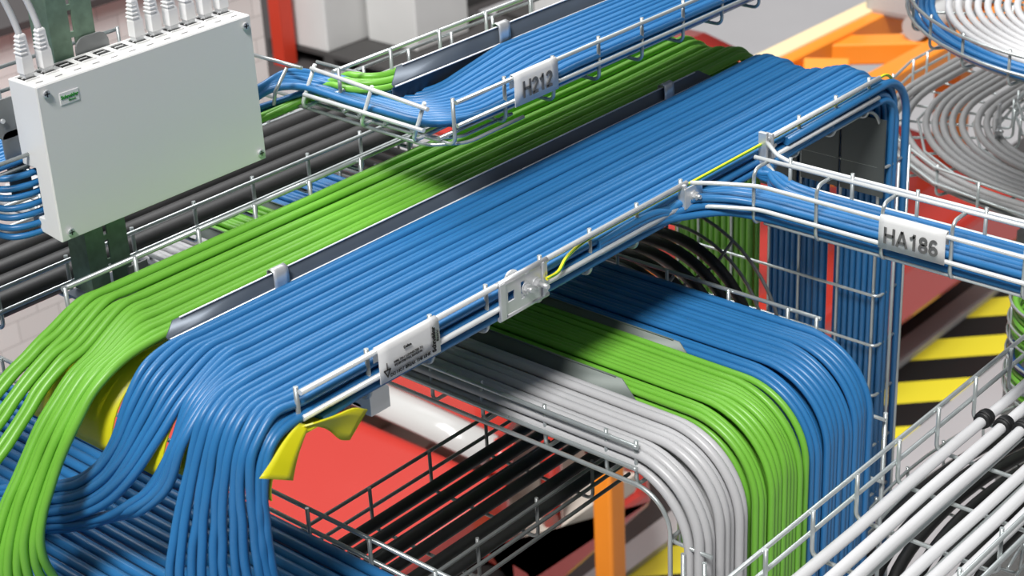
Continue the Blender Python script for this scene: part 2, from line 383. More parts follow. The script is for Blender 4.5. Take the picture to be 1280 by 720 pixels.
FAN['ba'] = fan([(-0.0756, 0.6000, 2.9361), (-0.0703, 0.4100, 3.0168), (-0.0846, 0.3100, 3.0763), (-0.0816, 0.2620, 3.1239), (-0.0718, 0.2450, 3.1600), (-0.0560, 0.2400, 3.1928), (-0.0397, 0.2380, 3.2157), (-0.0160, 0.2360, 3.2269), (0.0080, 0.2360, 3.2291)],
    [(-0.0847, 0.6000, 2.8926), (-0.0824, 0.4300, 2.9626), (-0.0968, 0.3200, 3.0217), (-0.0996, 0.2400, 3.0787), (-0.0870, 0.1900, 3.1340), (-0.0629, 0.1750, 3.1702), (-0.0369, 0.1700, 3.1975), (0.0024, 0.1680, 3.2179), (0.0552, 0.1680, 3.2165)], 7, .0012)
FAN['bb'] = fan([(-0.0788, 0.6200, 2.8579), (-0.0795, 0.4500, 2.9359), (-0.0894, 0.3000, 3.0143), (-0.0960, 0.2150, 3.0768), (-0.0811, 0.1750, 3.1173), (-0.0585, 0.1630, 3.1576), (-0.0371, 0.1580, 3.1996), (0.0003, 0.1570, 3.2183), (0.0511, 0.1570, 3.2197)],
    [(-0.0792, 0.6200, 2.8556), (-0.0794, 0.4300, 2.9465), (-0.0849, 0.2700, 3.0332), (-0.1009, 0.1800, 3.0867), (-0.0910, 0.1370, 3.1307), (-0.0805, 0.1220, 3.1709), (-0.0650, 0.1180, 3.2021), (-0.0402, 0.1170, 3.2194), (-0.0018, 0.1170, 3.2264), (0.0411, 0.1170, 3.2257)], 5, .0012)
FAN['bc'] = fan([(-0.1405, 0.1100, 2.9242), (-0.1328, 0.1100, 2.9982), (-0.1217, 0.1100, 3.0575), (-0.1033, 0.1100, 3.1064), (-0.0887, 0.1080, 3.1428), (-0.0750, 0.1060, 3.1741), (-0.0624, 0.1040, 3.2058), (-0.0419, 0.1030, 3.2250), (-0.0127, 0.1030, 3.2340), (0.0345, 0.1030, 3.2322)],
    [(-0.0726, 0.0100, 2.9639), (-0.0771, 0.0100, 3.0324), (-0.0790, 0.0100, 3.0763), (-0.0780, 0.0100, 3.1301), (-0.0745, 0.0100, 3.1774), (-0.0626, 0.0100, 3.2116), (-0.0407, 0.0110, 3.2305), (-0.0173, 0.0120, 3.2430), (0.0091, 0.0120, 3.2477)], 9, .0012)
FAN['lc'] = fan([(-0.0713, 0.0080, 3.0191), (-0.0737, 0.0080, 3.0847), (-0.0720, 0.0080, 3.1360), (-0.0626, 0.0090, 3.1869), (-0.0461, 0.0100, 3.2155), (-0.0219, 0.0120, 3.2272), (0.0062, 0.0140, 3.2303)],
    [(-0.0597, 0.0020, 3.0041), (-0.0667, 0.0020, 3.0728), (-0.0670, 0.0020, 3.1358), (-0.0584, 0.0020, 3.1874), (-0.0422, 0.0020, 3.2125), (-0.0168, 0.0030, 3.2220), (0.0099, 0.0040, 3.2210)], 3, .0012)

def tail(y, z, xe, low=2.2, R=.06):
    """right-hand end of a main tray cable: over the edge and straight down"""
    return fillet([(1.0, y, z), (xe, y, z+.004), (xe+.004, y, low)], R, 10)[1:]
def main_cable(i, y, z, left, xe, m, r, label, group):
    # left = control points (far left first) ending where it meets the tray
    p1 = left[-1]; xj = max(.008, p1.x+.022+1.3*(z-p1.z))
    L = spline(left+[V(xj+.03*k, y, z) for k in range(4)])+[V(.30, y, z)]
    mid = []
    ph = random.uniform(0, 6)
    for k in range(1, 8):
        x = .30+.1*k; mid.append(V(x, y+.0003*math.sin(ph+k*1.3), z+.0006*math.sin(ph+k)))
    cable(L+mid+tail(y, z, xe), r, m, label, group)
rb = .0054
hump = lambda f: math.sin(PI*f)
# green bundle: far group then near group
gl = FAN['g1']+FAN['g2']
NG = len(gl)
for i in range(NG):
    y = .418-i*(.158/(NG-1)); r = .0057
    zj = (.0, .005, .001, .006, .0, .005, .001, .004, .001, .003, 0, .002, 0, .001)[i]
    z = 3.234+zj
    xe = 1.262-.01*math.cos(i*.9)+(.01 if i > 9 else 0)
    main_cable(i, y, z, gl[i], xe, 'green', r, 'bright green cable on the long tray, %s counting from its far rail' % ORD[i+1], 'green cables on the long tray')
# lower row of green
for i in range(12):
    y = .412-i*.0132
    cable([V(.085, y, 3.2195)]+[V(.1*k, y, 3.2195) for k in range(1, 12)]+fillet([(1.15, y, 3.2195), (1.255, y, 3.2195), (1.257, y, 2.2)], .05, 8)[1:], .0062, 'green', 'green cable underneath the top green row of the long tray, %s from the far rail' % ORD[i+1], 'green cables hidden under the top green row')
bl = FAN['ba']+FAN['bb']+FAN['bc']
NB = len(bl)
for i in range(NB):
    y = .236-i*(.226/(NB-1))
    if i > 11: y = .103-(i-12)*(.0925/8)
    z = 3.2335+(.0025 if i % 3 == 1 else 0)+(.002 if i > 11 else 0)
    xe = 1.268+.012*math.sin(i*.55+.5)+(.016 if i > 10 else 0)
    main_cable(i, y, z, bl[i], xe, 'blue', rb, 'bright blue cable on the long tray, %s counting from the slate divider' % ORD[i+1], 'top row of blue cables on the long tray')
for row, zz in enumerate((3.2215, 3.2095)):
    for i in range(NB-1):
        if row == 1 and i < 12: continue
        if 9 < i < 12: continue
        y = .228-i*.0116-(.002 if row else 0)
        if y < .004: continue
        st = FAN['low'][(i*3+row) % len(FAN['low'])] if False else None
        pts = [V(.06 if y > .05 else .03, y, zz-.004), V(.085, y, zz)]+[V(.1*k, y, zz) for k in range(1, 12)]
        if row == 0 and i > 16: pts = spline(FAN['lc'][i-17]+[V(.05, y, zz-.001), V(.08, y, zz)])+[V(.1*k, y, zz) for k in range(1, 12)]
        cable(pts+fillet([(1.12, y, zz), (1.262+.01*row, y, zz), (1.264+.01*row, y, 2.2)], .05, 8)[1:], rb, 'blue', 'blue cable in the %s row of the long tray, %s from the divider' % (('middle', 'bottom')[row], ORD[i+1]), 'blue cables under the top row near the rail' if i > 14 else 'blue cables hidden under the top row')
# outer blue cable following the near rail down, plus earth wire
cable(fillet([(.95, .002, 3.233), (1.30, .004, 3.236), (1.318, .006, 2.2)], .075, 12), .0066, 'blue', 'blue cable nearest the camera where the long tray drops over its right end', None)
# earth wire
ew = spline([V(.398, -.012, 3.236), V(.425, -.008, 3.234), V(.45, .0005, 3.240), V(.48, .0015, 3.2475), V(.55, .002, 3.249)])+[V(.7, .002, 3.249), V(.9, .002, 3.249), V(1.1, .002, 3.249)]+fillet([(1.15, .002, 3.2495), (1.27, .010, 3.249), (1.292, .03, 3.0), (1.292, .05, 2.4)], .05, 10)[1:]
T = thing('earth_wire', (.398, -.012, 3.236), 'thin yellow and green earth wire running beside the near rail of the long tray', 'wire')
MB().tube(ew, .0024, 8).build('sheath', 'earthy', T)
MB().tube([p+V(0, -.0018, .0006) for p in ew], .0009, 6).build('stripe', 'inkg', T)

# yellow cable outlets at the left end
def outlet(y0, y1, x0, R, dz, label):
    g = []
    for k in range(13):
        a = k/12*PI*.52; row = []
        for j in range(7):
            f = j/6; y = y0+(y1-y0)*f
            row.append((x0-R*math.sin(a), y, dz-R*(1-math.cos(a))))
        g.append(row)
    g = [[(x0+.05, y0+(y1-y0)*j/6, dz) for j in range(7)]]+g
    T = thing('cable_outlet', (x0, y0, dz), label, 'cable outlet', 'yellow outlets at the end of the long tray')
    MB().sheet(g, .0016).build('curved_plate', 'yellow', T)
    return T
outlet(.262, .425, .01, .085, 3.2045, 'yellow curved plastic outlet showing through the green cables as they drop')
outlet(.170, .25, .012, .085, 3.2045, 'yellow curved plastic outlet between the green and the bright blue cables')
outlet(.100, .165, .012, .075, 3.2045, 'yellow curved plastic outlet glimpsed in the gap between two blue bundles')
T = outlet(.0, .09, -.002, .055, 3.2035, 'yellow saddle-shaped outlet with two flared wings below the near rail end')
def leaf(P, Q, th=.0016):
    n = len(P); return [[Vector(p).lerp(Vector(q), f) for f in (0, .25, .5, .75, 1)] for p, q in zip(P, Q)]
wingR_top = spline([(-.012, -.003, 3.216), (.0, -.016, 3.2205), (.03, -.022, 3.219), (.055, -.022, 3.216), (.079, -.018, 3.202)], .008)
wingR_bot = spline([(.0, -.006, 3.212), (.012, -.008, 3.209), (.028, -.010, 3.196), (.038, -.013, 3.181), (.050, -.016, 3.176)], .008)
k_ = min(len(wingR_top), len(wingR_bot))
def resamp(P, n):
    pa = Path(P); return [pa.at(pa.L[-1]*i/(n-1))[0] for i in range(n)]
MB().sheet(leaf(resamp(wingR_top, 12), resamp(wingR_bot, 12)), .0018).build('wing', 'yellow', T)
wl_a = spline([(-.008, -.002, 3.219), (-.025, -.008, 3.221), (-.045, -.012, 3.214), (-.066, -.016, 3.203), (-.085, -.02, 3.196)], .008)
wl_b = spline([(.002, -.006, 3.214), (-.012, -.014, 3.211), (-.028, -.020, 3.200), (-.038, -.023, 3.188), (-.046, -.026, 3.176)], .008)
MB().sheet(leaf(resamp(wl_a, 12), resamp(wl_b, 12)), .0018).build('wing', 'yellow', T)

# hardware on the near rail
def plate(name, label, cat, pts_bl, xdir, ydir, wid, hgt, th, m, nrm, parent=None, roll=False):
    o = Vector(pts_bl); x = Vector(xdir).normalized(); y = Vector(ydir).normalized(); n = Vector(nrm)
    mb = MB(); mb.sheet([[o+x*(wid*i/6)+y*h+n*q for i in range(7)] for h, q in [(0, 0), (hgt*.5, 0), (hgt*.9, 0), (hgt+.002, -.0012), (hgt+.0042, -.004), (hgt+.004, -.0075), (hgt*.9, -.0095), (hgt*.6, -.0098)]], th)
    if parent is None:
        T = thing(name, o, label, cat); mb.build('plate', m, T); return T
    mb.build('plate', m, parent); return parent
T = plate('instruction_label', 'white folded warning label with black print clipped over the near rail', 'label', (.114, -.0052, 3.213), X, Z, .099, .0415, .0008, 'label', (0, -1, 0))
fy = -.0066
text('DO NOT BREAK THE LINK', 'print', 'inkb', T, (.162, fy, 3.2195), X, Z, .0056, .012)
text('WIRE TRAY CONNECTED TO', 'print', 'inkb', T, (.159, fy, 3.2335), X, Z, .0036)
text('EQUIPOTENTIAL BONDING', 'print', 'inkb', T, (.159, fy, 3.2290), X, Z, .0036)
text('Defem', 'print', 'inkb', T, (.159, fy, 3.2450), X, Z, .0046, .02)
text('Schneider', 'print', 'inkb', T, (.2015, fy, 3.2345), Z, -X, .0082, .03)
text('Electric', 'print', 'inkb', T, (.2078, fy, 3.237), Z, -X, .0048)
mb = MB()
def flat(poly): return MB().prism([(a, fy-.0004, b) for a, b in poly], (0, .0008, 0))
mb = MB(); cx_, cz_ = .1245, 3.226
for poly in ([(cx_-.0004, cz_+.002), (cx_+.0004, cz_+.002), (cx_+.0004, cz_+.011), (cx_-.0004, cz_+.011)],
             [(cx_-.0055, cz_+.002), (cx_-.004, cz_+.002), (cx_+.0005, cz_-.006), (cx_, cz_-.0075)],
             [(cx_+.004, cz_+.002), (cx_+.0055, cz_+.002), (cx_, cz_-.0075), (cx_-.0005, cz_-.006)],
             [(cx_-.0055, cz_+.0015), (cx_+.0055, cz_+.0015), (cx_+.0055, cz_+.003), (cx_-.0055, cz_+.003)]):
    mb.prism([(a, fy-.0004, b) for a, b in poly], (0, .0008, 0))
mb.build('arrow_symbol', 'inkb', T)
def bolt(parent, c, ax, R=.006, stud=.012):
    c = Vector(c); ax = Vector(ax).normalized(); up = Z if abs(ax.z) < .9 else X; s_ = ax.cross(up).normalized(); q = s_.cross(ax)
    def ring(rad, n, off, ln, nm):
        mb = MB(); mb.prism([c+ax*off+s_*(rad*math.cos(2*PI*k/n))+q*(rad*math.sin(2*PI*k/n)) for k in range(n)], ax*ln)
        return mb.build(nm, 'steel', parent)
    ring(R*1.25, 20, 0, .0015, 'washer'); ring(R*.95, 6, .0015, .0045, 'nut')
    MB().tube([c+ax*.004, c+ax*stud], R*.5, 12).build('stud', 'steel', parent)
T = thing('splice_plate', (.32, 0, 3.21), 'slotted zinc splice plate with two bolts on the near rail of the long tray', 'bracket')
mb = MB(); yf = -.0055
for a, b in (((.318, 3.211), (.407, 3.2225)), ((.318, 3.2455), (.407, 3.2555)), ((.318, 3.2225), (.333, 3.2455)), ((.345, 3.2225), (.357, 3.2455)), ((.364, 3.2225), (.407, 3.2455)), ((.333, 3.2225), (.345, 3.228)), ((.333, 3.241), (.345, 3.2455))):
    mb.box((a[0], yf, a[1]), (b[0], yf+.0018, b[1]))
mb.build('plate', 'steel', T)
MB().box((.3165, yf-.003, 3.2085), (.3275, yf, 3.2575)).build('hooked_end', 'steel', T, .0012)
MB().box((.395, yf-.003, 3.2105), (.400, yf, 3.2575)).build('hooked_end', 'steel', T, .0012)
mb = MB(); mb.tube([V(.318, yf+.002, 3.256), V(.408, yf+.002, 3.256)], .0042, 10); mb.build('rolled_top', 'steel', T)
mb = MB(); mb.tube([V(.318, yf+.002, 3.2095), V(.408, yf+.002, 3.2095)], .0035, 10); mb.build('rolled_bottom', 'steel', T)
bolt(T, (.366, yf, 3.234), (0, -1, 0), .0066, .011); bolt(T, (.386, yf, 3.233), (0, -1, 0), .0066, .019)
MB().prism([(.352+.012*math.cos(a), .004, 3.252+.009*math.sin(a)) for a in [PI*k/8 for k in range(9)]], (0, .002, 0)).build('washer_disc', 'steel', T)
T = thing('corner_clamp', (.70, 0, 3.23), 'zinc clamp plate with one bolt where the side tray leaves the near rail', 'bracket')
MB().box((.688, -.010, 3.222), (.728, -.0075, 3.252)).build('plate', 'steel', T, .001)
MB().box((.69, -.0075, 3.218), (.696, .004, 3.256)).build('hook', 'steel', T, .001)
bolt(T, (.708, -.010, 3.237), (0, -1, 0), .006, .011)
T = thing('corner_bracket', (.895, 0, 3.22), 'upright zinc bracket joining the near rail to the far rail of the side tray', 'bracket')
MB().box((.884, -.008, 3.213), (.890, .006, 3.268)).build('plate', 'steel', T, .001)
MB().box((.899, -.008, 3.205), (.904, .006, 3.262)).build('plate', 'steel', T, .001)
bolt(T, (.8985, -.001, 3.243), (-1, 0, 0), .0045, .012); bolt(T, (.8985, -.001, 3.222), (-1, 0, 0), .0045, .008)
bolt(T, (.904, -.003, 3.24), (1, 0, 0), .004, .012)
# U bracket beneath the near rail
T = thing('support_bracket', (.13, .02, 3.17), 'small zinc cantilever arm end poking out beneath the white warning label', 'bracket')
MB().prism([(.115, y, z) for y, z in ((.40, 3.17), (.03, 3.17), (.03, 3.174), (.40, 3.174))], (.025, 0, 0)).build('arm_base', 'steel', T)
MB().box((.115, .03, 3.17), (.1165, .40, 3.193)).build('arm_side', 'steel', T)
MB().box((.1385, .03, 3.17), (.14, .40, 3.193)).build('arm_side', 'steel', T)
MB().prism([(.112+a, .0135, 3.166+b) for a, b in ((0, 0), (.031, 0), (.031, .027), (.027, .031), (.004, .031), (0, .027))], (0, .0165, 0)).build('end_cap', 'steel', T)

# ================================================================== VERTICAL DROP TRAY at the right end
drop = Path(fillet([(1.10, 0, 3.196), (1.247, 0, 3.196), (1.251, 0, 2.2)], .055, 10), wfix=(0, 1, 0))
DL = drop.L[-1]
def dz(z): return DL-(z-2.2)
rails = [(a, 0, 0, DL) for a in (.017, .086, .162, .222, .30, .37, .415)]+[(-.001, .030, dz(3.09), DL), (-.001, .062, dz(3.11), DL), (mW, .03, dz(3.09), DL), (mW, .06, dz(3.11), DL)]
tray('upright zinc wire tray down which the blue and green cables fall at the right', drop, mW, rails, [(dz(z), 'U') for z in (3.09, 2.975, 2.861, 2.768, 2.672, 2.572, 2.47, 2.37)], rr_=.0028, rc=.0026, H=.062)
T = thing('divider_panel', (1.243, 0, 3.03), 'dark grey sheet panels behind the wires under the right end of the long tray', 'divider')
for y0, y1 in ((.004, .083), (.0865, .158), (.166, .238)):
    MB().box((1.2395, y0, 3.04-.03*(y0 > .1)), (1.2425, y1, 3.172)).build('panel_sheet', 'panel', T, .001)
    MB().box((1.2375, y0, 3.04-.03*(y0 > .1)), (1.2395, y0+.005, 3.172)).build('panel_lip', 'panel', T)

# ================================================================== UPPER TRAY (H212)
up = Path([(.465, .193, 3.346), (1.75, .193, 3.346)])
uW = .223
rails = [(0, .054, .005, 1.285), (0, .022, .005, 1.285), (uW, .054, 0, 1.285), (uW, .022, 0, 1.285)]+[(a, 0, -.0, 1.285) for a in (.03, .08, .13, .18, .21)]
TU = tray('upper zinc wire tray with the H212 plate, running above the green cables', up, uW, rails, [(.005+.1*k, 'U') for k in range(13)], rr_=.0031, rc=.0027)
# branch going back behind the enclosure
bp_ = Path([(.452, .205, 3.346), (.452, .46, 3.346)], nfix=None)
T = thing('wire_tray', (.452, .205, 3.346), 'short tilted wire tray elbow where the upper blue cables turn behind the white enclosure', 'cable tray')
MB().tube([V(.432, .207, 3.400), V(.458, .452, 3.400)], .0031).build('rail_wire', 'zinc_lit', T)
MB().tube([V(.437, .222, 3.366), V(.443, .455, 3.366)], .0031).build('rail_wire', 'zinc_lit', T)
MB().tube(fillet([(.60, .194, 3.340), (.49, .196, 3.338), (.452, .235, 3.338), (.463, .58, 3.338)], .035, 6), .0026).build('rail_wire', 'zinc', T)
MB().tube(fillet([(.60, .215, 3.340), (.50, .217, 3.338), (.476, .245, 3.338), (.480, .58, 3.338)], .03, 6), .0024).build('rail_wire', 'zinc', T)
for ya_, yb_, xt in ((.218, .254, .438), (.319, .352, .444), (.449, .470, .463)):
    MB().tube(fillet([(xt, ya_, 3.405), (.4475, yb_, 3.3405), (.66, yb_+.01, 3.341)], .012, 5), .0028).build('cross_wire', 'zinc_lit', T)
MB().tube([(.448, .46, 3.402), (.448, .60, 3.402)], .0028).build('rail_wire', 'zinc', T)
MB().tube([(.43, .47, 3.405), (.405, .47, 3.378), (.402, .472, 3.36)], .0026).build('cross_wire', 'zinc', T)
for x in (.53, .60):
    MB().tube([(x, .41, 3.340), (x, .60, 3.340)], .0026).build('rail_wire', 'zinc', T)
ridge('tray_divider', 'blue-grey metal divider standing in the upper tray behind its blue cables', (.515, .355), (1.75, .355), 3.351, .05, 'divider', (0, -1, 0), clips=(.215,), chamfer=(.012, .0), fold=.5)
# blue cables of the upper tray, curving towards the branch on the left
ru = .0043
n = 17
def elbow(x, y, z, zend, R, dive, X1=1.75):
    """along the tray from the right, around the elbow, then away behind the enclosure"""
    c = fillet([(X1, y, z), (.72, y, z), (x, y, z), (x, .44, zend)], [.01, R], 12)
    out = []
    for p in c:
        f = min(1, max(0, (.72-p.x)/(.72-x))); f = f*f*(3-2*f); out.append(V(p.x, p.y, z+(zend-z)*f))
    return out[:-1]+spline([out[-1]]+dive)
for i in range(n):
    y = .2+i*.0088; d = y-.2; z = 3.376+.0015*math.sin(i*2.1); xk = .466+d*.55; ze = z-.0095-.0012*i
    cable(elbow(xk, y, z, ze, .08, [V(xk, .465, ze-.004), V(xk-.02, .51, ze-.022), V(xk-.09, .535, ze-.03), V(.25, .53, 3.335)]), ru, 'blue', 'thin blue cable on the upper tray, %s counting from its near rail' % ORD[i+1], 'blue cables on the upper tray', n=8)
# heavier blue cables below them, dipping behind the enclosure
for i in range(6):
    x = .459+.0105*i; z = 3.3565+.0012*(i % 2)+(.009 if i == 0 else 0); y = .2012+.0098*i; zs = z+.0015*i+.003
    dive = [V(x, .43, zs), V(x-.006, .47, zs+.003), V(x-.03-.004*i, .505, 3.368+.003*i), V(x-.075-.006*i, .515, 3.352+.004*i), V(.33-.01*i, .505, 3.332+.0125*i), V(.24, .50, 3.33+.0135*i)]
    c = elbow(x, y, z, z, .07, [V(x, .441, z+.001)])
    c = [p for p in c if p.y < .36]+[]
    cable(c+spline([V(x, .37, z+.0005), V(x, .41, z+.002)]+dive), .0052, 'blue', 'blue cable sagging from the upper elbow behind the white enclosure, %s from the bottom' % ORD[i+1], 'blue cables entering behind the enclosure')
for i in range(5):
    y = .368+i*.0105; z = 3.364+.004*(i % 2); x = .486+.012*i
    cable(elbow(x, y, z, z+.006, .05, [V(x, .452, z+.003), V(x-.012, .475, z-.012), V(x-.07, .51, z-.035), V(.26, .52, 3.335)]), .0052, 'green', 'light green cable behind the divider of the upper tray, %s from the divider' % ORD[i+1], 'green cables on the upper tray', n=8)
# plate H212
T = plate('tray_name_plate', 'white name plate reading H212 clipped on the upper tray near rail', 'sign', (.578, .1875, 3.361), X, Z, .090, .0405, .0009, 'label', (0, -1, 0))
lettering('H212', 'letter', 'ink', T, (.6235, .1862, 3.3815), X, Z, .0235)

# ================================================================== ENCLOSURE
T = thing('network_enclosure', (.012, .43, 3.311), 'flat white network outlet enclosure with a row of sockets along its top', 'junction box')
prof = [(.43, 3.311), (.43, 3.511), (.485, 3.511), (.485, 3.402), (.459, 3.402), (.459, 3.336), (.485, 3.336), (.485, 3.326), (.470, 3.316)]
MB().prism([(.0125, y, z) for y, z in prof], (.331, 0, 0)).build('housing', 'boxw', T, .0015)
MB().box((.0135, .4288, 3.3122), (.3425, .4300, 3.5098)).build('front_cover', 'boxw', T, .0005)
for x, z in ((.024, 3.500), (.332, 3.499), (.0255, 3.322), (.333, 3.323)):
    o = MB().prism([(x+.0052*math.cos(a), .4285, z+.0052*math.sin(a)) for a in [2*PI*k/16 for k in range(16)]], (0, -.0035, 0)).build('screw', 'steel', T, .0012)
    MB().box((x-.0034, .4244, z-.0006), (x+.0034, .4252, z+.0006)).box((x-.0006, .4244, z-.0034), (x+.0006, .4252, z+.0034)).build('cross_slot', 'dark', o)
MB().box((.042, .4278, 3.4795), (.069, .4288, 3.4945)).build('badge', 'label', T, .0003)
text('Schneider', 'badge_lettering', 'inkg', T, (.0555, .4276, 3.4885), X, Z, .0062, .03)
text('Electric', 'badge_lettering', 'inkg', T, (.0585, .4276, 3.4835), X, Z, .0034)
PX = [.0275+.0273*k for k in range(12)]
for k, x in enumerate(PX):
    MB().box((x-.0085, .4585, 3.5105), (x+.0085, .4745, 3.5122)).build('socket', 'dark', T, .0003)
    MB().box((x-.0085, .4645, 3.5120), (x+.0040, .4660, 3.5130)).build('contact_bar', 'label', T)
    for ya_, yb_ in ((.4770, .4790), (.4545, .4570)): MB().box((x-.0100, ya_, 3.5108), (x+.0100, yb_, 3.5128)).build('socket_frame', 'boxw', T)
    MB().box((x-.006, .4405, 3.5105), (x+.004, .4412, 3.5116)).build('port_mark', 'ink', T)
for k, x in enumerate(PX):
    if 2 <= k <= 5: continue
    T = thing('patch_cable', (x, .4665, 3.512), 'white patch cable with ribbed boot in the %s socket from the left end' % ORD[k+1], 'cable', 'white patch cables on the enclosure')
    bz = 3.512
    MB().box((x-.0062, .4605, bz), (x+.0062, .4725, bz+.0085)).build('plug', 'steel', T, .0006)
    # moulded boot
    mb = MB(); b = []
    for h, a, c in ((.006, .0078, .0070), (.026, .0074, .0068), (.031, .0060, .0060), (.052, .0048, .0050), (.054, .0036, .0036)):
        b.append((h, a, c))
    base = len(mb.v)
    for h, a, c in b: mb.v += [V(x-a, .4665-c, bz+h), V(x+a, .4665-c, bz+h), V(x+a, .4665+c, bz+h), V(x-a, .4665+c, bz+h)]
    for r_ in range(len(b)-1):
        for j in range(4):
            p = base+r_*4+j; q = base+r_*4+(j+1) % 4; mb.f.append((p, q, q+4, p+4)); mb.sm.append(False)
    mb.f.append((base+3, base+2, base+1, base)); mb.sm.append(False); e = base+4*(len(b)-1); mb.f.append((e, e+1, e+2, e+3)); mb.sm.append(False)
    mb.build('boot', 'label', T, .0008)
    for j in range(5):
        h = bz+.030+.0048*j; a = .0082-.0006*j
        MB().box((x-a, .4665-a*.9, h), (x+a*.2, .4665+a*.9, h+.0022)).build('boot_rib', 'label', T, .0006)
    if k < 2:
        pts = spline([V(x, .4665, bz+.05), V(x-.004, .470, bz+.075), V(x-.016, .474, bz+.115), V(x-.034, .478, bz+.16), V(x-.055, .48, bz+.23), V(x-.07, .48, bz+.36)])
    else:
        pts = spline([V(x, .4665, bz+.05), V(x-.002, .468, bz+.085), V(x-.008, .474, bz+.14), V(x-.02, .48, bz+.24), V(x-.03, .48, bz+.38)])
    MB().tube(pts, .0040, 12).build('flex', 'white', T)
# mounting strut
T = thing('mounting_strut', (.085, .505, 3.195), 'perforated galvanised hanging channel behind the white enclosure', 'strut')
mb = MB(); xs0, xs1, xm0, xm1 = .085, .149, .1135, .1195
mb.box((xs0, .492, 3.192), (xm0, .495, 4.6)); mb.box((xm1, .492, 3.192), (xs1, .495, 4.6))
z = 3.192
while z < 4.6:
    mb.box((xm0, .492, z), (xm1, .495, z+.007)); z += .034
mb.build('slotted_face', 'strut', T)
MB().box((xs0, .495, 3.192), (xs0+.003, .532, 4.6)).build('flange', 'strut', T)
MB().box((xs1-.003, .495, 3.192), (xs1, .532, 4.6)).build('flange', 'strut', T)
MB().box((.07, .455, 3.186), (.17, .535, 3.190)).build('foot_plate', 'divider', T)
MB().box((.128, .470, 3.19), (.160, .474, 3.222)).build('tab', 'tabs', T, .002)
def rtab(x0, x1, y, z0, z1, label):
    c = min(x1-x0, z1-z0)*.3; P = []
    for cx, cz, a0 in ((x1-c, z1-c, 0), (x0+c, z1-c, PI/2), (x0+c, z0+c, PI), (x1-c, z0+c, 1.5*PI)):
        P += [(cx+c*math.cos(a0+PI/2*k/5), y, cz+c*math.sin(a0+PI/2*k/5)) for k in range(6)]
    T = thing('mounting_tab', (x0, y, z0), label, 'bracket')
    MB().prism(P, (0, .003, 0)).build('tab_plate', 'tabs', T, .0008)
    MB().tube([(x0+.008, y-.001, (z0+z1)/2), (x0+.008, y-.004, (z0+z1)/2)], .003, 10).build('rivet', 'steel', T)
rtab(.115, .165, .4885, 3.46, 3.530, 'rounded grey metal tab sticking up between the enclosure and the strut')
rtab(-.005, .03, .500, 3.432, 3.483, 'upper rounded grey tab beside the left side of the enclosure')
rtab(.000, .03, .500, 3.352, 3.442, 'lower rounded grey tab beside the notch in the enclosure')
# six blue cables out of the notch
for i in range(7):
    z = 3.394-.0128*i-.001*(i % 2)
    pts = spline([V(.13, .474, z+.001), V(.04, .473, z), V(.008, .473, z-.001), V(-.016, .486, z-.002), V(-.026, .515, z-.001), V(-.03, .57, z+.005), V(-.035, .68, z+.012)])
    cable(pts, .0042, 'blue', 'blue cable bending out of the notch in the enclosure, %s from the top' % ORD[i+1], 'blue cables at the enclosure notch')
# back tray with flat blue cables behind the enclosure
bt = Path([(-.6, .47, 3.396), (.325, .47, 3.396)])
rails = [(0, .022, 0, .66), (.224, .054, 0, .925), (.224, .022, 0, .90)]+[(a, 0, 0, .9) for a in (.02, .07, .12, .17, .21)]
tray('zinc wire tray of blue cables mostly hidden behind the white enclosure', bt, .224, rails, [(.02+.1*k, 'R') for k in range(10)], rr_=.0028, rc=.0024)
for i in range(19):
    y = .492+i*.0095
    cable([V(-.6+.075*k, y, 3.4035+.001*math.sin(i+k)) for k in range(11)], .0046, 'blue', 'blue cable lying in the tray behind the enclosure, %s from the near side' % ORD[i+1], 'blue cables behind the enclosure', n=8)

# ================================================================== BLACK PIPE TRAY (far left)
pt = Path([(-.45, .596, 3.146), (1.7, .596, 3.146)])
rails = [(0, .054, 0, 2.15), (0, .022, 0, 2.15), (.228, .054, 0, 2.15), (.228, .022, 0, 2.15)]+[(a, 0, 0, 2.15) for a in (.03, .08, .14, .2)]
tray('zinc wire tray of thick black conduits under the white enclosure', pt, .228, rails, [(.02+.1105*k, 'U') for k in range(20)], rr_=.0032, rc=.0029)
for i in range(5):
    y = .6225+i*.0425; r_ = .0175
    cable([V(-.45+.1*k, y, 3.1465+r_) for k in range(22)], r_, 'pipe', 'thick black conduit below the enclosure, %s counting from the near rail' % ORD[i+1], 'thick black conduits', 'conduit', 'conduit', 16)

# ================================================================== LOWER CROSS TRAY
lo = Path(fillet([(.39, 1.25, 2.996), (.39, -.203, 2.996), (.39, -.203, 2.15)], .054, 12), wfix=(1, 0, 0))
lW = .42; LL = lo.L[-1]
def lz(z): return LL-(z-2.15)
def ly(y): return 1.25-y
rails = [(0, .054, 0, ly(-.152)), (0, .022, 0, ly(-.152)), (lW, .054, 0, ly(-.15)), (lW, .022, 0, ly(-.15)), (0, .0, ly(.4), LL)]+[(a, 0, 0, LL) for a in (.05, .11, .17, .23, .29, .35, .41)]
rails += [(lW+.004, .022, lz(2.93), LL), (lW+.004, .054, lz(2.935), LL), (-.003, .022, lz(2.925), LL), (-.003, .054, lz(2.925), LL)]
cr = [(ly(y), 'U') for y in (1.1, 1.0, .9, .8, .7, .6, .5, .4, .3, .2, .108, -.001, -.101)]+[(ly(-.148), 'U')]+[(lz(z), 'U') for z in (2.93, 2.83, 2.73, 2.63, 2.53)]
tray('zinc wire tray crossing beneath the long tray with grey, green and blue cables', lo, lW, rails, cr, rr_=.0031, rc=.0027)
for x, nm in ((.5115, 'between the grey and the green cables'), (.638, 'between the green and the dark blue cables')):
    ridge('tray_divider', 'dull zinc divider on the lower tray '+nm, (x, 1.25), (x, -.058), 3.002, .05, 'dividerl', (-1, 0, 0), chamfer=(0, .022), fold=.45, edge='dividerl')
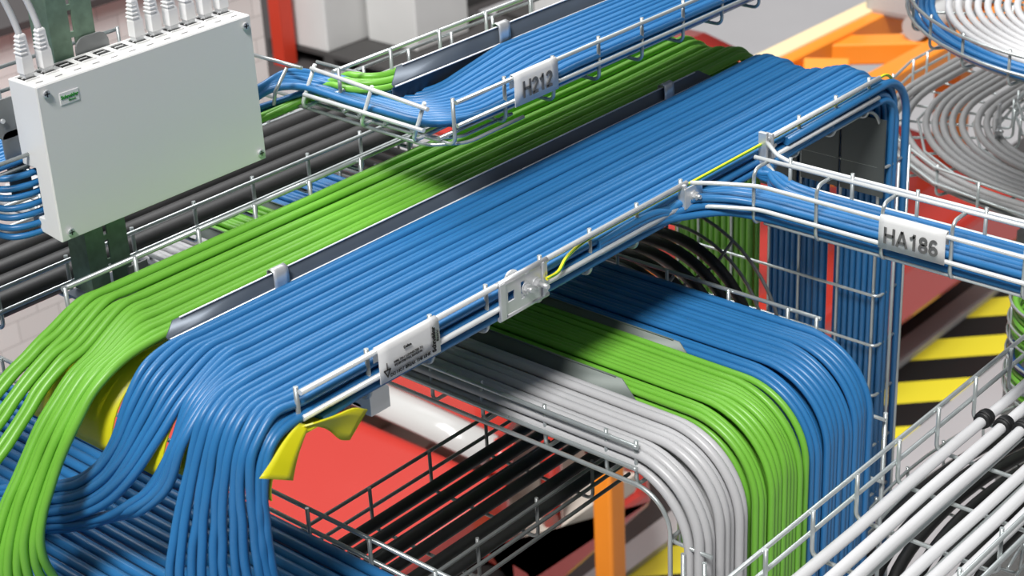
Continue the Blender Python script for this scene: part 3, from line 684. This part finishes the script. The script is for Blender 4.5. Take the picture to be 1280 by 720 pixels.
def lower(x, z, r, m, label, group, ox=0, R=.1):
    ph = random.uniform(0, 6)
    st = [V(x+.0004*math.sin(ph+k), 1.25-.12*k, z+.0005*math.sin(ph*2+k)) for k in range(10)]
    ye = -.203-(z-2.996)
    en = fillet([(x, .06, z), (x, ye, z), (x+ox, ye, 2.15)], R, 14)
    cable(st+en, r, m, label, group)
for i in range(8):
    r_ = .0066; x = .3985+i*.0136
    lower(x, 3.002+.032+.003*math.sin(i*2.3), r_, 'grey', 'pale grey cable on the lower cross tray, %s from the near rail' % ORD[i+1], 'grey cables on the lower tray', R=.10+.008*math.sin(i*1.3))
    lower(x, 3.002+.017, r_, 'grey', 'pale grey cable in the bottom layer of the lower cross tray, %s from its rail' % ORD[i+1], 'grey cables under the top grey row')
for i in range(13):
    r_ = .0048; x = .520+i*.00935
    dzv = (0, .002, .0, .006, .005, .004, .006, .005, .004, .003, .006, .0, .003)[i]
    lower(x, 3.034+dzv, r_, 'green', 'green cable on the lower cross tray, %s from the grey cables' % ORD[i+1], 'green cables on the lower tray', R=.10+.01*math.sin(i*.8))
for i in range(11):
    lower(.521+i*.0112, 3.022, .0050, 'green', 'green cable in the bottom layer of the lower cross tray, %s from the grey ones' % ORD[i+1], 'green cables under the top green row below')
for i in range(16):
    r_ = .0051; x = .650+i*.0100
    dzv = (0, .003, .0, .006, .005, .004, .006, .002, .004, .003, .006, .005, .003, .0, .004, .0)[i]
    lower(x, 3.034+dzv, r_, 'navy' if False else 'blue', 'blue cable on the lower cross tray, %s from the green cables' % ORD[i+1], 'blue cables on the lower tray', R=.10+.01*math.sin(i*.9))
for i in range(12):
    lower(.652+i*.0126, 3.022, .0054, 'blue', 'blue cable in the bottom layer of the lower cross tray, %s from the green ones' % ORD[i+1], 'blue cables under the top blue row below')

# ================================================================== LOW LEFT CROSS TRAY (dark blue cables)
bp2 = Path([(.15, 1.6, 2.896), (.15, -.4, 2.896)])
rails = [(0, .054, 0, 2.0), (0, .022, 0, 2.0), (-.42, .054, 0, 2.0), (-.42, .022, 0, 2.0)]+[(-a, 0, 0, 2.0) for a in (.03, .09, .15, .21, .27, .33, .39)]
bT = thing('wire_tray', (.15, 0, 2.896), 'zinc wire tray of dark blue cables passing below the falling bundles at lower left', 'cable tray')
for a, b, d0, d1 in rails: MB().tube([(.15+a, 1.6, 2.896+b), (.15+a, -.4, 2.896+b)], .0031).build('rail_wire', 'zinc', bT)
for k in range(18):
    y = 1.50-.112*k+.0315
    MB().tube(fillet([(.145, y, 2.955), (.145, y, 2.891), (-.265, y, 2.891), (-.265, y, 2.955)], .011, 5), .0027).build('cross_wire', 'zinc', bT)
for i in range(21):
    x = .119-i*.0178
    cable([V(x, 1.6-.2*k, 2.9065) for k in range(11)], .0070, 'blue', 'dark blue cable in the bottom layer of the low left tray, %s from its rail' % ORD[i+1], 'dark blue cables in the bottom layer at low left', n=8)
for i in range(22):
    x = .128-i*.0178; z = 2.9205+.002*math.sin(i*1.9)+(.003 if i % 3 == 0 else 0)
    cable([V(x+.001*math.sin(i+k), 1.6-.2*k, z) for k in range(11)], .0072, 'blue', 'dark blue cable on the low left tray, %s counting from its rail' % ORD[i+1], 'dark blue cables on the low left tray', n=9)

# ================================================================== LOW BLACK ROD TRAY
rp = Path([(-.35, .04, 2.822), (.62, .04, 2.822)])
rails = [(0, .054, 0, .97), (0, .022, 0, .97), (.21, .054, 0, .97), (.21, .022, 0, .97)]+[(a, 0, 0, .97) for a in (.0, .05, .1, .15)]
tray('dark zinc wire tray of thin black pipes below the grey cables', rp, .21, rails, [(.06+.119*k, 'U') for k in range(8)], m='tabs', rr_=.0028, rc=.0026)
for i, y in enumerate((.066, .098, .132, .162, .196, .228)):
    cable([V(-.35+.1*k, y, 2.8345+(.0 if i % 2 else .002)) for k in range(11)], .0088, 'black', 'thin black pipe below the grey cables, %s from the near rail' % ORD[i+1], 'thin black pipes', 'black_pipe', 'pipe', 12)

# ================================================================== BLACK HOSES BENDING DOWN UNDER THE LONG TRAY
hp = Path(fillet([(.835, 1.2, 3.0), (.835, .085, 3.0), (.835, .085, 2.3)], .15, 12), wfix=(1, 0, 0))
hL = hp.L[-1]; hl = lambda y: 1.2-y
rails = [(.165, .054, 0, hL), (.165, .022, 0, hL), (0, .022, 0, hL)]+[(a, 0, 0, hL) for a in (.03, .08, .13)]
tray('dark wire tray of black hoses curving down beneath the long tray', hp, .165, rails, [(.05+.1*k, 'U') for k in range(19)], m='tabs', rr_=.0028, rc=.0026)
for i, a in enumerate((.016, .046, .078, .112, .145)):
    P = [hp.off(a, .012)][0]
    cable(P, .0092, 'black', 'black hose curving down below the near rail, %s from the lower blue cables' % ORD[i+1], 'black hoses bending down', 'hose', 'hose', 12)

# ================================================================== SIDE TRAY (HA186)
hx0, hx1 = .75, .843
T = thing('wire_tray', (.75, 0, 3.2), 'narrow zinc wire tray with the HA186 plate branching off the near rail', 'cable tray')
zb = 3.2
def rail(pts, r=.0031): MB().tube(pts, r, 8).build('rail_wire', 'zinc_lit', T)
jn = lambda z: fillet([(.708, -.004, z), (.728, -.038, z), (.75, -.085, z), (.75, -1.0, z)], .06, 6)
rail(jn(3.254)); rail(jn(3.220)); 
rail([(.762, -.088, 3.197), (.762, -1.0, 3.197)])
rail([(.79, .02, 3.197), (.79, -1.0, 3.197)]); rail([(.82, .02, 3.197), (.82, -1.0, 3.197)])
jf = lambda z, x: fillet([(.893, .0, z), (x+.012, -.045, z), (x, -.075, z), (x, -1.0, z)], .05, 6)
rail(jf(3.254, .843)); rail(jf(3.222, .843))
rail([(.785, -.055, 3.277), (.785, -1.0, 3.277)])
for k in range(10):
    y = -.076-.0975*k
    MB().tube(fillet([(.785, y, 3.275), (.752, y, 3.275), (.753, y, 3.195), (.841, y, 3.195), (.841, y, 3.262)], .012, 5), .0027).build('cross_wire', 'zinc', T)
T = plate('tray_name_plate', 'white name plate reading HA186 clipped on the narrow side tray', 'sign', (.7455, -.270, 3.2165), -Y, Z, .0935, .0405, .0009, 'label', (-1, 0, 0))
lettering('HA186', 'letter', 'ink', T, (.7438, -.3165, 3.2365), -Y, Z, .0225)
k = 0
for row in range(3):
    for i in range(7):
        x = .762+i*.0112+(.004 if row % 2 else 0); z = 3.2045+row*.0098
        if x > .838: continue
        k += 1; last = [V(x, -.25, z), V(x, -.5, z), V(x, -1.0, z)]
        if i < 4:   # along the near side of the long tray from the left
            yy = .003+.004*row
            pts = spline([V(.52, yy+.004, 3.217+.0085*i*.6), V(.64, yy, 3.217+.0085*i*.6), V(.70, yy-.003-.004*(3-i), z+.006), V(x-.022, -.03-.01*(3-i)*.4, z+.004), V(x-.002, -.09, z), V(x, -.15, z)])+last
            lab = 'blue cable entering the narrow side tray from the left, %s layer, %s across' % (('bottom', 'middle', 'top')[row], ORD[i+1])
            gp = 'blue cables turning into the side tray from the left'
        else:
            q = i-4
            pts = spline([V(1.08, .006+.003*q, 3.225-.006*row), V(1.0, .005+.003*q, 3.222-.006*row), V(.94-.014*q, .002, 3.217-.004*row), V(.895-.016*q, -.012, 3.213+.002*row), V(.862-.006*(2-q), -.040, 3.209+.006*row), V(x+.008, -.085, z+.001), V(x, -.14, z)])+last
            lab = 'blue cable looping into the narrow side tray from the right, %s layer, %s across' % (('bottom', 'middle', 'top')[row], ORD[q+1])
            gp = 'blue cables looping into the side tray'
        cable(pts, .0051, 'blue', lab, gp)

# ================================================================== WHITE ROD TRAY (bottom right)
wr = Path([(.12, -.561, 2.946), (1.42, -.561, 2.946)])
rails = [(0, .054, 0, 1.3), (0, .022, 0, 1.3), (.204, .054, 0, 1.3), (.204, .022, 0, 1.3)]+[(a, 0, 0, 1.3) for a in (.012, .065, .12)]
tray('zinc wire tray of thick white cables in the lower right corner', wr, .204, rails, [(.038+.1005*k, 'U') for k in range(13)], rr_=.0031, rc=.0029)
for i, y in enumerate((-.3885, -.4165, -.4435, -.4885, -.5115, -.5345)):
    T = thing('cable', (.12, y, 2.958), 'thick white cable on the lower right tray, %s from its far rail' % ORD[i+1], 'cable', 'thick white cables')
    z = 2.9585 if i != 2 else 2.964
    MB().tube([V(.12+.13*k, y+(.0012*math.sin(k*1.7+i)), z+.0006*math.sin(k+i*2)) for k in range(11)], .0075, 14).build('sheath', 'white', T)
    if i < 4:
        xc = .842 if i < 3 else .838
        g = MB()
        for rad, l in ((.0112, .0095), (.0122, .005)):
            g.tube([V(xc-l, y, z+.0005), V(xc+l, y, z+.0005)], rad, 18)
        g.build('black_clamp', 'rubber', T)

# ================================================================== BLACK FAN CABLES under the white rods
FC = V(1.13, -1.15, 0)
def sweep(R, z, down=True):
    P = [V(FC.x+R*math.cos(a), FC.y+R*math.sin(a), z) for a in [math.radians(45+3.5*k) for k in range(17)]]
    P = [p for p in P if p.x > .93]
    e = P[-1]; t = (P[-1]-P[-2]).normalized()
    return [V(FC.x+R*.707+.5, FC.y+R*.707-.42, z)]+P+([e+t*.045+V(0, 0, -.012), e+t*.075+V(0, 0, -.05), e+t*.085+V(0, 0, -.12), e+t*.085+V(0, 0, -.40)] if down else [])
for i in range(7):
    cable(spline(sweep(1.0-.029*i-.004*(i % 2), 2.60+.004*(i % 2)), .02), .0098, 'black', 'thick black cable sweeping in an arc beneath the white cables, %s from the outside' % ORD[i+1], 'black cables in an arc', n=12)
T = thing('wire_tray', (1.13, -.2, 2.58), 'curved zinc wire tray holding the arc of black cables, lower right', 'cable tray')
for rad, z in ((1.02, 2.59), (1.02, 2.635), (.97, 2.584), (.91, 2.584), (.85, 2.584), (.785, 2.59), (.785, 2.635)):
    MB().tube(sweep(rad, z, False), .0026).build('rail_wire', 'zinc', T)
for d in range(48, 102, 6):
    a = math.radians(d); c, s_ = math.cos(a), math.sin(a)
    MB().tube(fillet([V(FC.x+q*c, FC.y+q*s_, z) for q, z in ((1.022, 2.64), (1.018, 2.581), (.787, 2.581), (.783, 2.64))], .01, 4), .0026).build('cross_wire', 'zinc', T)

# ================================================================== ROUND BENDS upper right
def bendtray(label, C, R0, R1, ztop, a0, a1, ext0, ext1, step, chord=False, H=.054):
    """quarter bend; arm along +x leaves at the top (y=C.y+R), arm along -y leaves at x=C.x-R"""
    T = thing('wire_tray', (C[0], C[1], ztop-H), label, 'cable tray')
    def ring(R, z, n=14):
        return [V(C[0]+ext0, C[1]+R, z)]+[V(C[0]+R*math.cos(a), C[1]+R*math.sin(a), z) for a in [math.radians(90+90*k/n) for k in range(n+1)]]+[V(C[0]-R, C[1]-ext1, z)]
    n = 4 if chord else 14
    for R, z in ((R1, ztop), (R1, ztop-.032), (R0, ztop), (R0, ztop-.032)): MB().tube(ring(R, z, n), .003).build('rail_wire', 'zinc', T)
    for f in (.12, .3, .5, .7, .88): MB().tube(ring(R0+(R1-R0)*f, ztop-H, n), .003).build('rail_wire', 'zinc', T)
    sp = []
    for k in range(int(ext0/.1)): sp.append((V(C[0]+.06+.1*k, C[1], 0), V(0, 1, 0)))
    for k in range(n+1 if not chord else 9):
        if chord: a = math.radians(90+90*k/8)
        else: a = math.radians(90+90*k/n)
        if not chord and k % 2: continue
        sp.append((V(C[0], C[1], 0), V(math.cos(a), math.sin(a), 0)))
    for k in range(int(ext1/.1)): sp.append((V(C[0], C[1]-.08-.0975*k, 0), V(-1, 0, 0)))
    for o, d in sp:
        f = 1
        def q(R, z): return V(o.x, o.y, z)+d*R
        MB().tube(fillet([q(R1-.006, ztop+.005), q(R1-.006, ztop-H-.005), q(R0+.006, ztop-H-.005), q(R0+.006, ztop+.005)], .011, 5), .0028).build('cross_wire', 'zinc', T)
    return T
def bendcable(C, R, z, r, m, label, group, ext0=1.2, ext1=1.0):
    P = [V(C[0]+ext0, C[1]+R, z), V(C[0]+ext0*.5, C[1]+R, z)]+[V(C[0]+R*math.cos(a), C[1]+R*math.sin(a), z) for a in [math.radians(90+5*k) for k in range(19)]]+[V(C[0]-R, C[1]-ext1*.5, z), V(C[0]-R, C[1]-ext1, z)]
    cable(P, r, m, label, group, n=12)
C2 = (2.20, -.05)
bendtray('zinc wire tray of mid-grey cables curving around at right, below the blue and white one', C2, .262, .54, 2.9, 0, 0, 1.2, .9, .1, True)
for i, R in enumerate((.520, .502, .478, .438, .420, .404, .386, .366, .336, .318, .301)):
    bendcable(C2, R, 2.857, .0072, 'dgrey', 'mid-grey cable in the lower round bend at right, %s from its outer rail' % ORD[i+1], 'grey cables in the lower round bend', ext0=1.15, ext1=.85)
C1 = (2.05, -.15)
bendtray('zinc wire tray of blue and white cables curving around in the top right corner', C1, .255, .505, 3.2, 0, 0, 1.2, .9, .1, False)
for i, R in enumerate((.490, .478, .468, .458)):
    bendcable(C1, R, 3.160+.004*(i % 2), .0056, 'blue', 'blue cable in the top right bend, %s from its outer rail' % ORD[i+1], 'blue cables in the top right bend', ext0=1.15, ext1=.85)
for i in range(10):
    bendcable(C1, .428-.0178*i, 3.161, .0066, 'white', 'white cable in the top right bend, %s from the blue cables' % ORD[i+1], 'white cables in the top right bend', ext0=1.15, ext1=.85)
def joiner(x, y, z, label):
    T = thing('tray_joiner', (x, y, z), label, 'bracket')
    MB().box((x-.012, y-.002, z-.03), (x+.012, y+.0, z+.022)).build('plate', 'steel', T, .0015)
    MB().box((x-.006, y-.004, z+.01), (x+.004, y+.001, z+.05)).build('clamp_arm', 'steel', T, .0015)
    bolt(T, (x-.004, y-.002, z-.004), (-.3, -1, 0), .007, .014)
    MB().tube(fillet([(x, y, z+.03), (x-.003, y, z-.045), (x-.04, y+.02, z-.045)], .012, 5), .0028).build('hooked_wire', 'zinc', T)
joiner(1.985, .175, 2.885, 'zinc joiner plate with bolt inside the grey round bend, the left one')
joiner(1.97, .075, 2.875, 'zinc joiner plate inside the grey round bend, near the right frame edge')
MB_ = None
# ================================================================== GREEN COIL AND PILLAR
struct('trim_5', MB().box((2.1, -.75, 0), (2.7, .168, 2.62)), 'concrete')
for t, (zc, label) in enumerate(((2.80, 'upper curved wire tray of green cables in front of the pillar'), (2.70, 'lower curved wire tray of green cables in front of the pillar'))):
    Cx, Cy, R = 1.52, -.245, .135
    T = thing('wire_tray', (Cx, Cy, zc), 'upper ring of wire tray around the green cables near the pillar' if t == 0 else 'lower ring of wire tray around the green cables near the pillar', 'cable tray')
    def ring(R, z): return [V(Cx+.3, Cy+R, z)]+[V(Cx+R*math.cos(a), Cy+R*math.sin(a), z) for a in [math.radians(90+7.5*k) for k in range(25)]]+[V(Cx+.3, Cy-R, z)]
    for z_ in (zc+.015, zc-.025, zc-.05): MB().tube(ring(R, z_), .0022).build('rail_wire', 'zinc', T)
    for d in (95, 130, 165, 200, 235, 265):
        a = math.radians(d); MB().tube([V(Cx+R*math.cos(a), Cy+R*math.sin(a), zc+.017), V(Cx+R*math.cos(a), Cy+R*math.sin(a), zc-.052), V(Cx+(R-.05)*math.cos(a), Cy+(R-.05)*math.sin(a), zc-.052)], .0022).build('cross_wire', 'zinc', T)
    for i in range(5):
        mm = 'navy' if (t == 1 and i == 0) else 'green'
        cable(ring(R-.010-.002*(i % 2), zc+.006-.0125*i), .006, mm, '%s cable in the %s ring near the pillar, %s from its top' % ('dark blue' if mm == 'navy' else 'green', ('upper', 'lower')[t], ORD[i+1]), 'cables in the %s ring' % ('upper', 'lower')[t])

# ================================================================== HALL BACKGROUND
struct('trim_6', MB().box((-3, 2.45, 0), (14, 3.2, .02)), 'dark_grey')  # dark grey strip on the floor along the car line
def car(label, shell, roof, screen, pillars, wheels, seats, ya=2.08, yb=3.72, zf=.98):
    xs = [p[0] for p in shell]; x0, x1 = min(xs), max(xs)
    T = thing('car', ((x0+x1)/2, (ya+yb)/2, 0), label, 'car', 'red car bodies on the line')
    MB().prism([(a, ya, b) for a, b in shell], (0, yb-ya, 0)).build('body_shell', 'red', T, .05)
    MB().sheet([[V(a, ya+.10+(yb-ya-.2)*j/8, b+.03*math.sin(PI*j/8)) for j in range(9)] for a, b in roof], .03).build('roof', 'red', T)
    MB().sheet([[V(a, ya+.12+(yb-ya-.24)*j/4, b+.02*math.sin(PI*j/4)) for j in range(5)] for a, b in screen], .02).build('windscreen', 'glass', T)
    q0, q1 = sorted((screen[0][0], roof[-1][0]))
    MB().box((q0, ya+.02, zf), (q1, yb-.02, zf+.07)).build('cabin_floor', 'interior', T)
    for q in seats:
        for yy in (ya+.2, ya+1.0):
            s_ = MB().box((q, yy, zf+.06), (q+.42, yy+.45, zf+.2)); s_.build('seat', 'interior', T, .03)
    for yy in (ya+.06, yb-.12):
        for P in pillars:
            MB().tube([V(P[0][0], yy+.04, P[0][1]), V(P[1][0], yy, P[1][1])], .04, 8).build('pillar', 'red', T)
    for cx in wheels:
        for yy in (ya+.02, yb-.22):
            w_ = MB().tube([V(cx, yy, .50), V(cx, yy+.2, .50)], .29, 28).build('wheel', 'tyre', T)
            MB().tube([V(cx, yy-.004, .50), V(cx, yy+.1, .50)], .18, 20).build('rim', 'rgrey', w_)
        MB().box((cx-.12, ya+.1, .02), (cx+.12, yb-.1, .215)).build('skid_pad', 'dark_grey', T)
    return T
car('red car body without doors seen through the gaps below the grey cables',
    [(0.82, .55), (0.85, .82), (1.20, .93), (2.58, 1.02), (2.60, .62), (3.27, .62), (3.30, 1.0), (3.36, .52), (2.66, .45), (2.60, .60), (2.42, .80), (2.18, .80), (1.98, .62), (1.90, .45)],
    [(2.66, 1.10), (2.86, 1.22), (3.10, 1.30), (3.34, 1.32)], [(2.57, 1.04), (2.62, 1.075), (2.67, 1.11)], [((2.66, 1.10), (2.58, 1.02)), ((3.32, 1.30), (3.30, .62)), ((2.9, 1.22), (2.84, .62))], (2.3,), (2.80,), zf=.62)
cb = car('red car body without doors standing crosswise behind the round bends at right',
    [(0, .48), (0, .9), (.1, 1.0), (1.6, 1.02), (2.35, .92), (2.6, .8), (2.65, .45), (2.42, .45), (2.32, .68), (2.1, .8), (1.9, .8), (1.68, .68), (1.6, .45)],
    [(1.05, 1.28), (.7, 1.38), (.12, 1.38)], [(1.6, 1.03), (1.3, 1.17), (1.05, 1.28)], [((1.05, 1.28), (1.6, 1.02)), ((.12, 1.36), (.1, 1.0))], (2.0,), (.5,))
cb.location = (5.6, 3.52, 0); cb.rotation_euler = (0, 0, -PI/2); cb.scale = (1, 1.35, .8)
# orange lifting frame
T = thing('lifting_frame', (5.2, 3.0, 0), 'orange steel gantry with pale lit-top beam standing over the line at upper right', 'gantry')
def beam(a, b, w_, h, m, nm):
    a = Vector(a); b = Vector(b); t = (b-a).normalized(); s_ = t.cross(Z).normalized() if abs(t.z) < .95 else X; q = s_.cross(t)
    P = [a+s_*(w_*i)+q*(h*j) for i, j in ((-.5, -.5), (.5, -.5), (.5, .5), (-.5, .5))]
    return MB().prism(P, b-a).build(nm, m, T, .01)
GY, GZ = 3.05, 1.75
beam((3.9, 2.75, 1.55), (6.9, 2.75, 1.55), .12, .14, 'orange', 'long_beam')
beam((3.9, 2.80, 1.60), (6.5, 2.80, 1.60), .10, .07, 'cream', 'lit_top_beam')  # cream bar paints the lit top of the orange beam
beam((4.55, 2.3, 1.55), (7.3, 2.3, 1.55), .12, .12, 'orange', 'long_beam')
for x in (4.3, 5.1, 5.9, 6.7):
    beam((x, 2.3, 1.55), (x-.35, 2.75, 1.55), .14, .10, 'orange', 'cross_beam')
for x, y in ((4.1, 2.75), (6.8, 2.75), (7.2, 2.3)):
    beam((x, y, 0), (x, y, 1.5), .14, .14, 'orange', 'post')
beam((5.35, 2.62, 1.5), (4.9, 2.35, 1.3), .2, .25, 'orange', 'motor_arm')
MB().box((5.95, 2.45, 1.6), (6.65, 2.80, 1.85)).build('motor_casing', 'rgrey', T, .04)
MB().tube([V(5.75, 2.42, 1.66), V(6.5, 2.42, 1.66)], .06, 20).build('motor_drum', 'rgrey', T)
T = thing('steel_post', (2.76, 1.80, 0), 'orange steel post standing on the floor below the end of the thin black pipes', 'post')
MB().box((2.70, 1.76, 0), (2.78, 1.84, 1.25)).build('post_body', 'orange', T, .012)
MB().box((2.61, 1.65, 0), (2.91, 1.95, .03)).build('base_plate', 'orange', T, .004)
# pallets and cartons
def crate(x, y, wx, wy, z0, h, label, m='carton', rz=.0, top='pallet'):
    T = thing('carton', (x, y, z0), label, 'box', 'white cartons in the hall')
    MB().box((x-wx/2, y-wy/2, z0), (x+wx/2, y+wy/2, z0+h), rz).build('carton_body', m, T, .01)
    MB().box((x-wx/2+.01, y-.02, z0+h), (x+wx/2-.01, y+.02, z0+h+.004), rz, (x, y, 0)).build('tape', 'cart2' if m == 'carton' else 'carton', T)
    return T
def pallet(x, y, wx, wy, z0, label):
    T = thing('pallet', (x, y, z0), label, 'pallet')
    mb = MB()
    for k in range(3): mb.box((x-wx/2, y-wy/2+k*(wy-.1)/2, z0), (x+wx/2, y-wy/2+k*(wy-.1)/2+.1, z0+.1))
    mb.build('bearers', 'pallet', T); MB().box((x-wx/2, y-wy/2, z0+.1), (x+wx/2, y+wy/2, z0+.13)).build('deck_boards', 'pallet', T)
pallet(7.79, 7.85, 1.36, 1.3, 0, 'dark pallet under the white cartons left of the red beam, far back')
crate(7.38, 8.12, .5, .5, .13, .42, 'white carton at far back, standing nearest the red rack post')
crate(7.78, 7.58, .55, .5, .13, .42, 'white carton at far back, second to the right of the red rack post')
pallet(9.25, 6.9, 1.4, 1.2, 0, 'dark pallet behind the far rail of the upper tray')
crate(8.92, 6.9, .62, .55, .13, .4, 'white carton just above the far rail of the upper tray')
crate(9.55, 6.8, .42, .5, .13, .33, 'brown carton beside the white ones behind the upper tray', 'cart2')
pallet(9.2, 8.7, 2.0, 1.4, 0, 'dark pallet in the farthest row of cartons')
crate(8.6, 8.9, .7, .6, .13, .36, 'pale carton in the farthest row, left one')
crate(9.6, 8.5, .8, .6, .13, .33, 'pale carton in the farthest row, right one')
pallet(6.1, 9.3, 1.3, 1.2, 0, 'dark pallet behind the red rack post')
crate(6.5, 9.2, .5, .5, .13, .5, 'pale carton left of the red rack post')
T = thing('pallet_rack', (6.5, 8.2, 0), 'tall red pallet rack frame at the back of the hall', 'rack')
for x, y in ((7.02, 8.22), (10.2, 7.35), (10.7, 8.9), (7.3, 10.1)):
    MB().box((x-.06, y-.06, 0), (x+.06, y+.06, 4)).build('upright', 'rackred', T)
MB().box((10.13, 7.35, 1.2), (10.25, 9.2, 1.32)).build('beam', 'rackred', T)
MB().box((7.0, 8.2, 2.5), (10.2, 8.32, 2.62)).build('beam', 'rackred', T)
struct('trim_7', MB().box((5.2, 7.9, 0), (14, 13, .012)), 'dark_grey')
struct('wall_back', MB().box((-14, 20, 0), (34, 20.3, 7)), 'kerb')
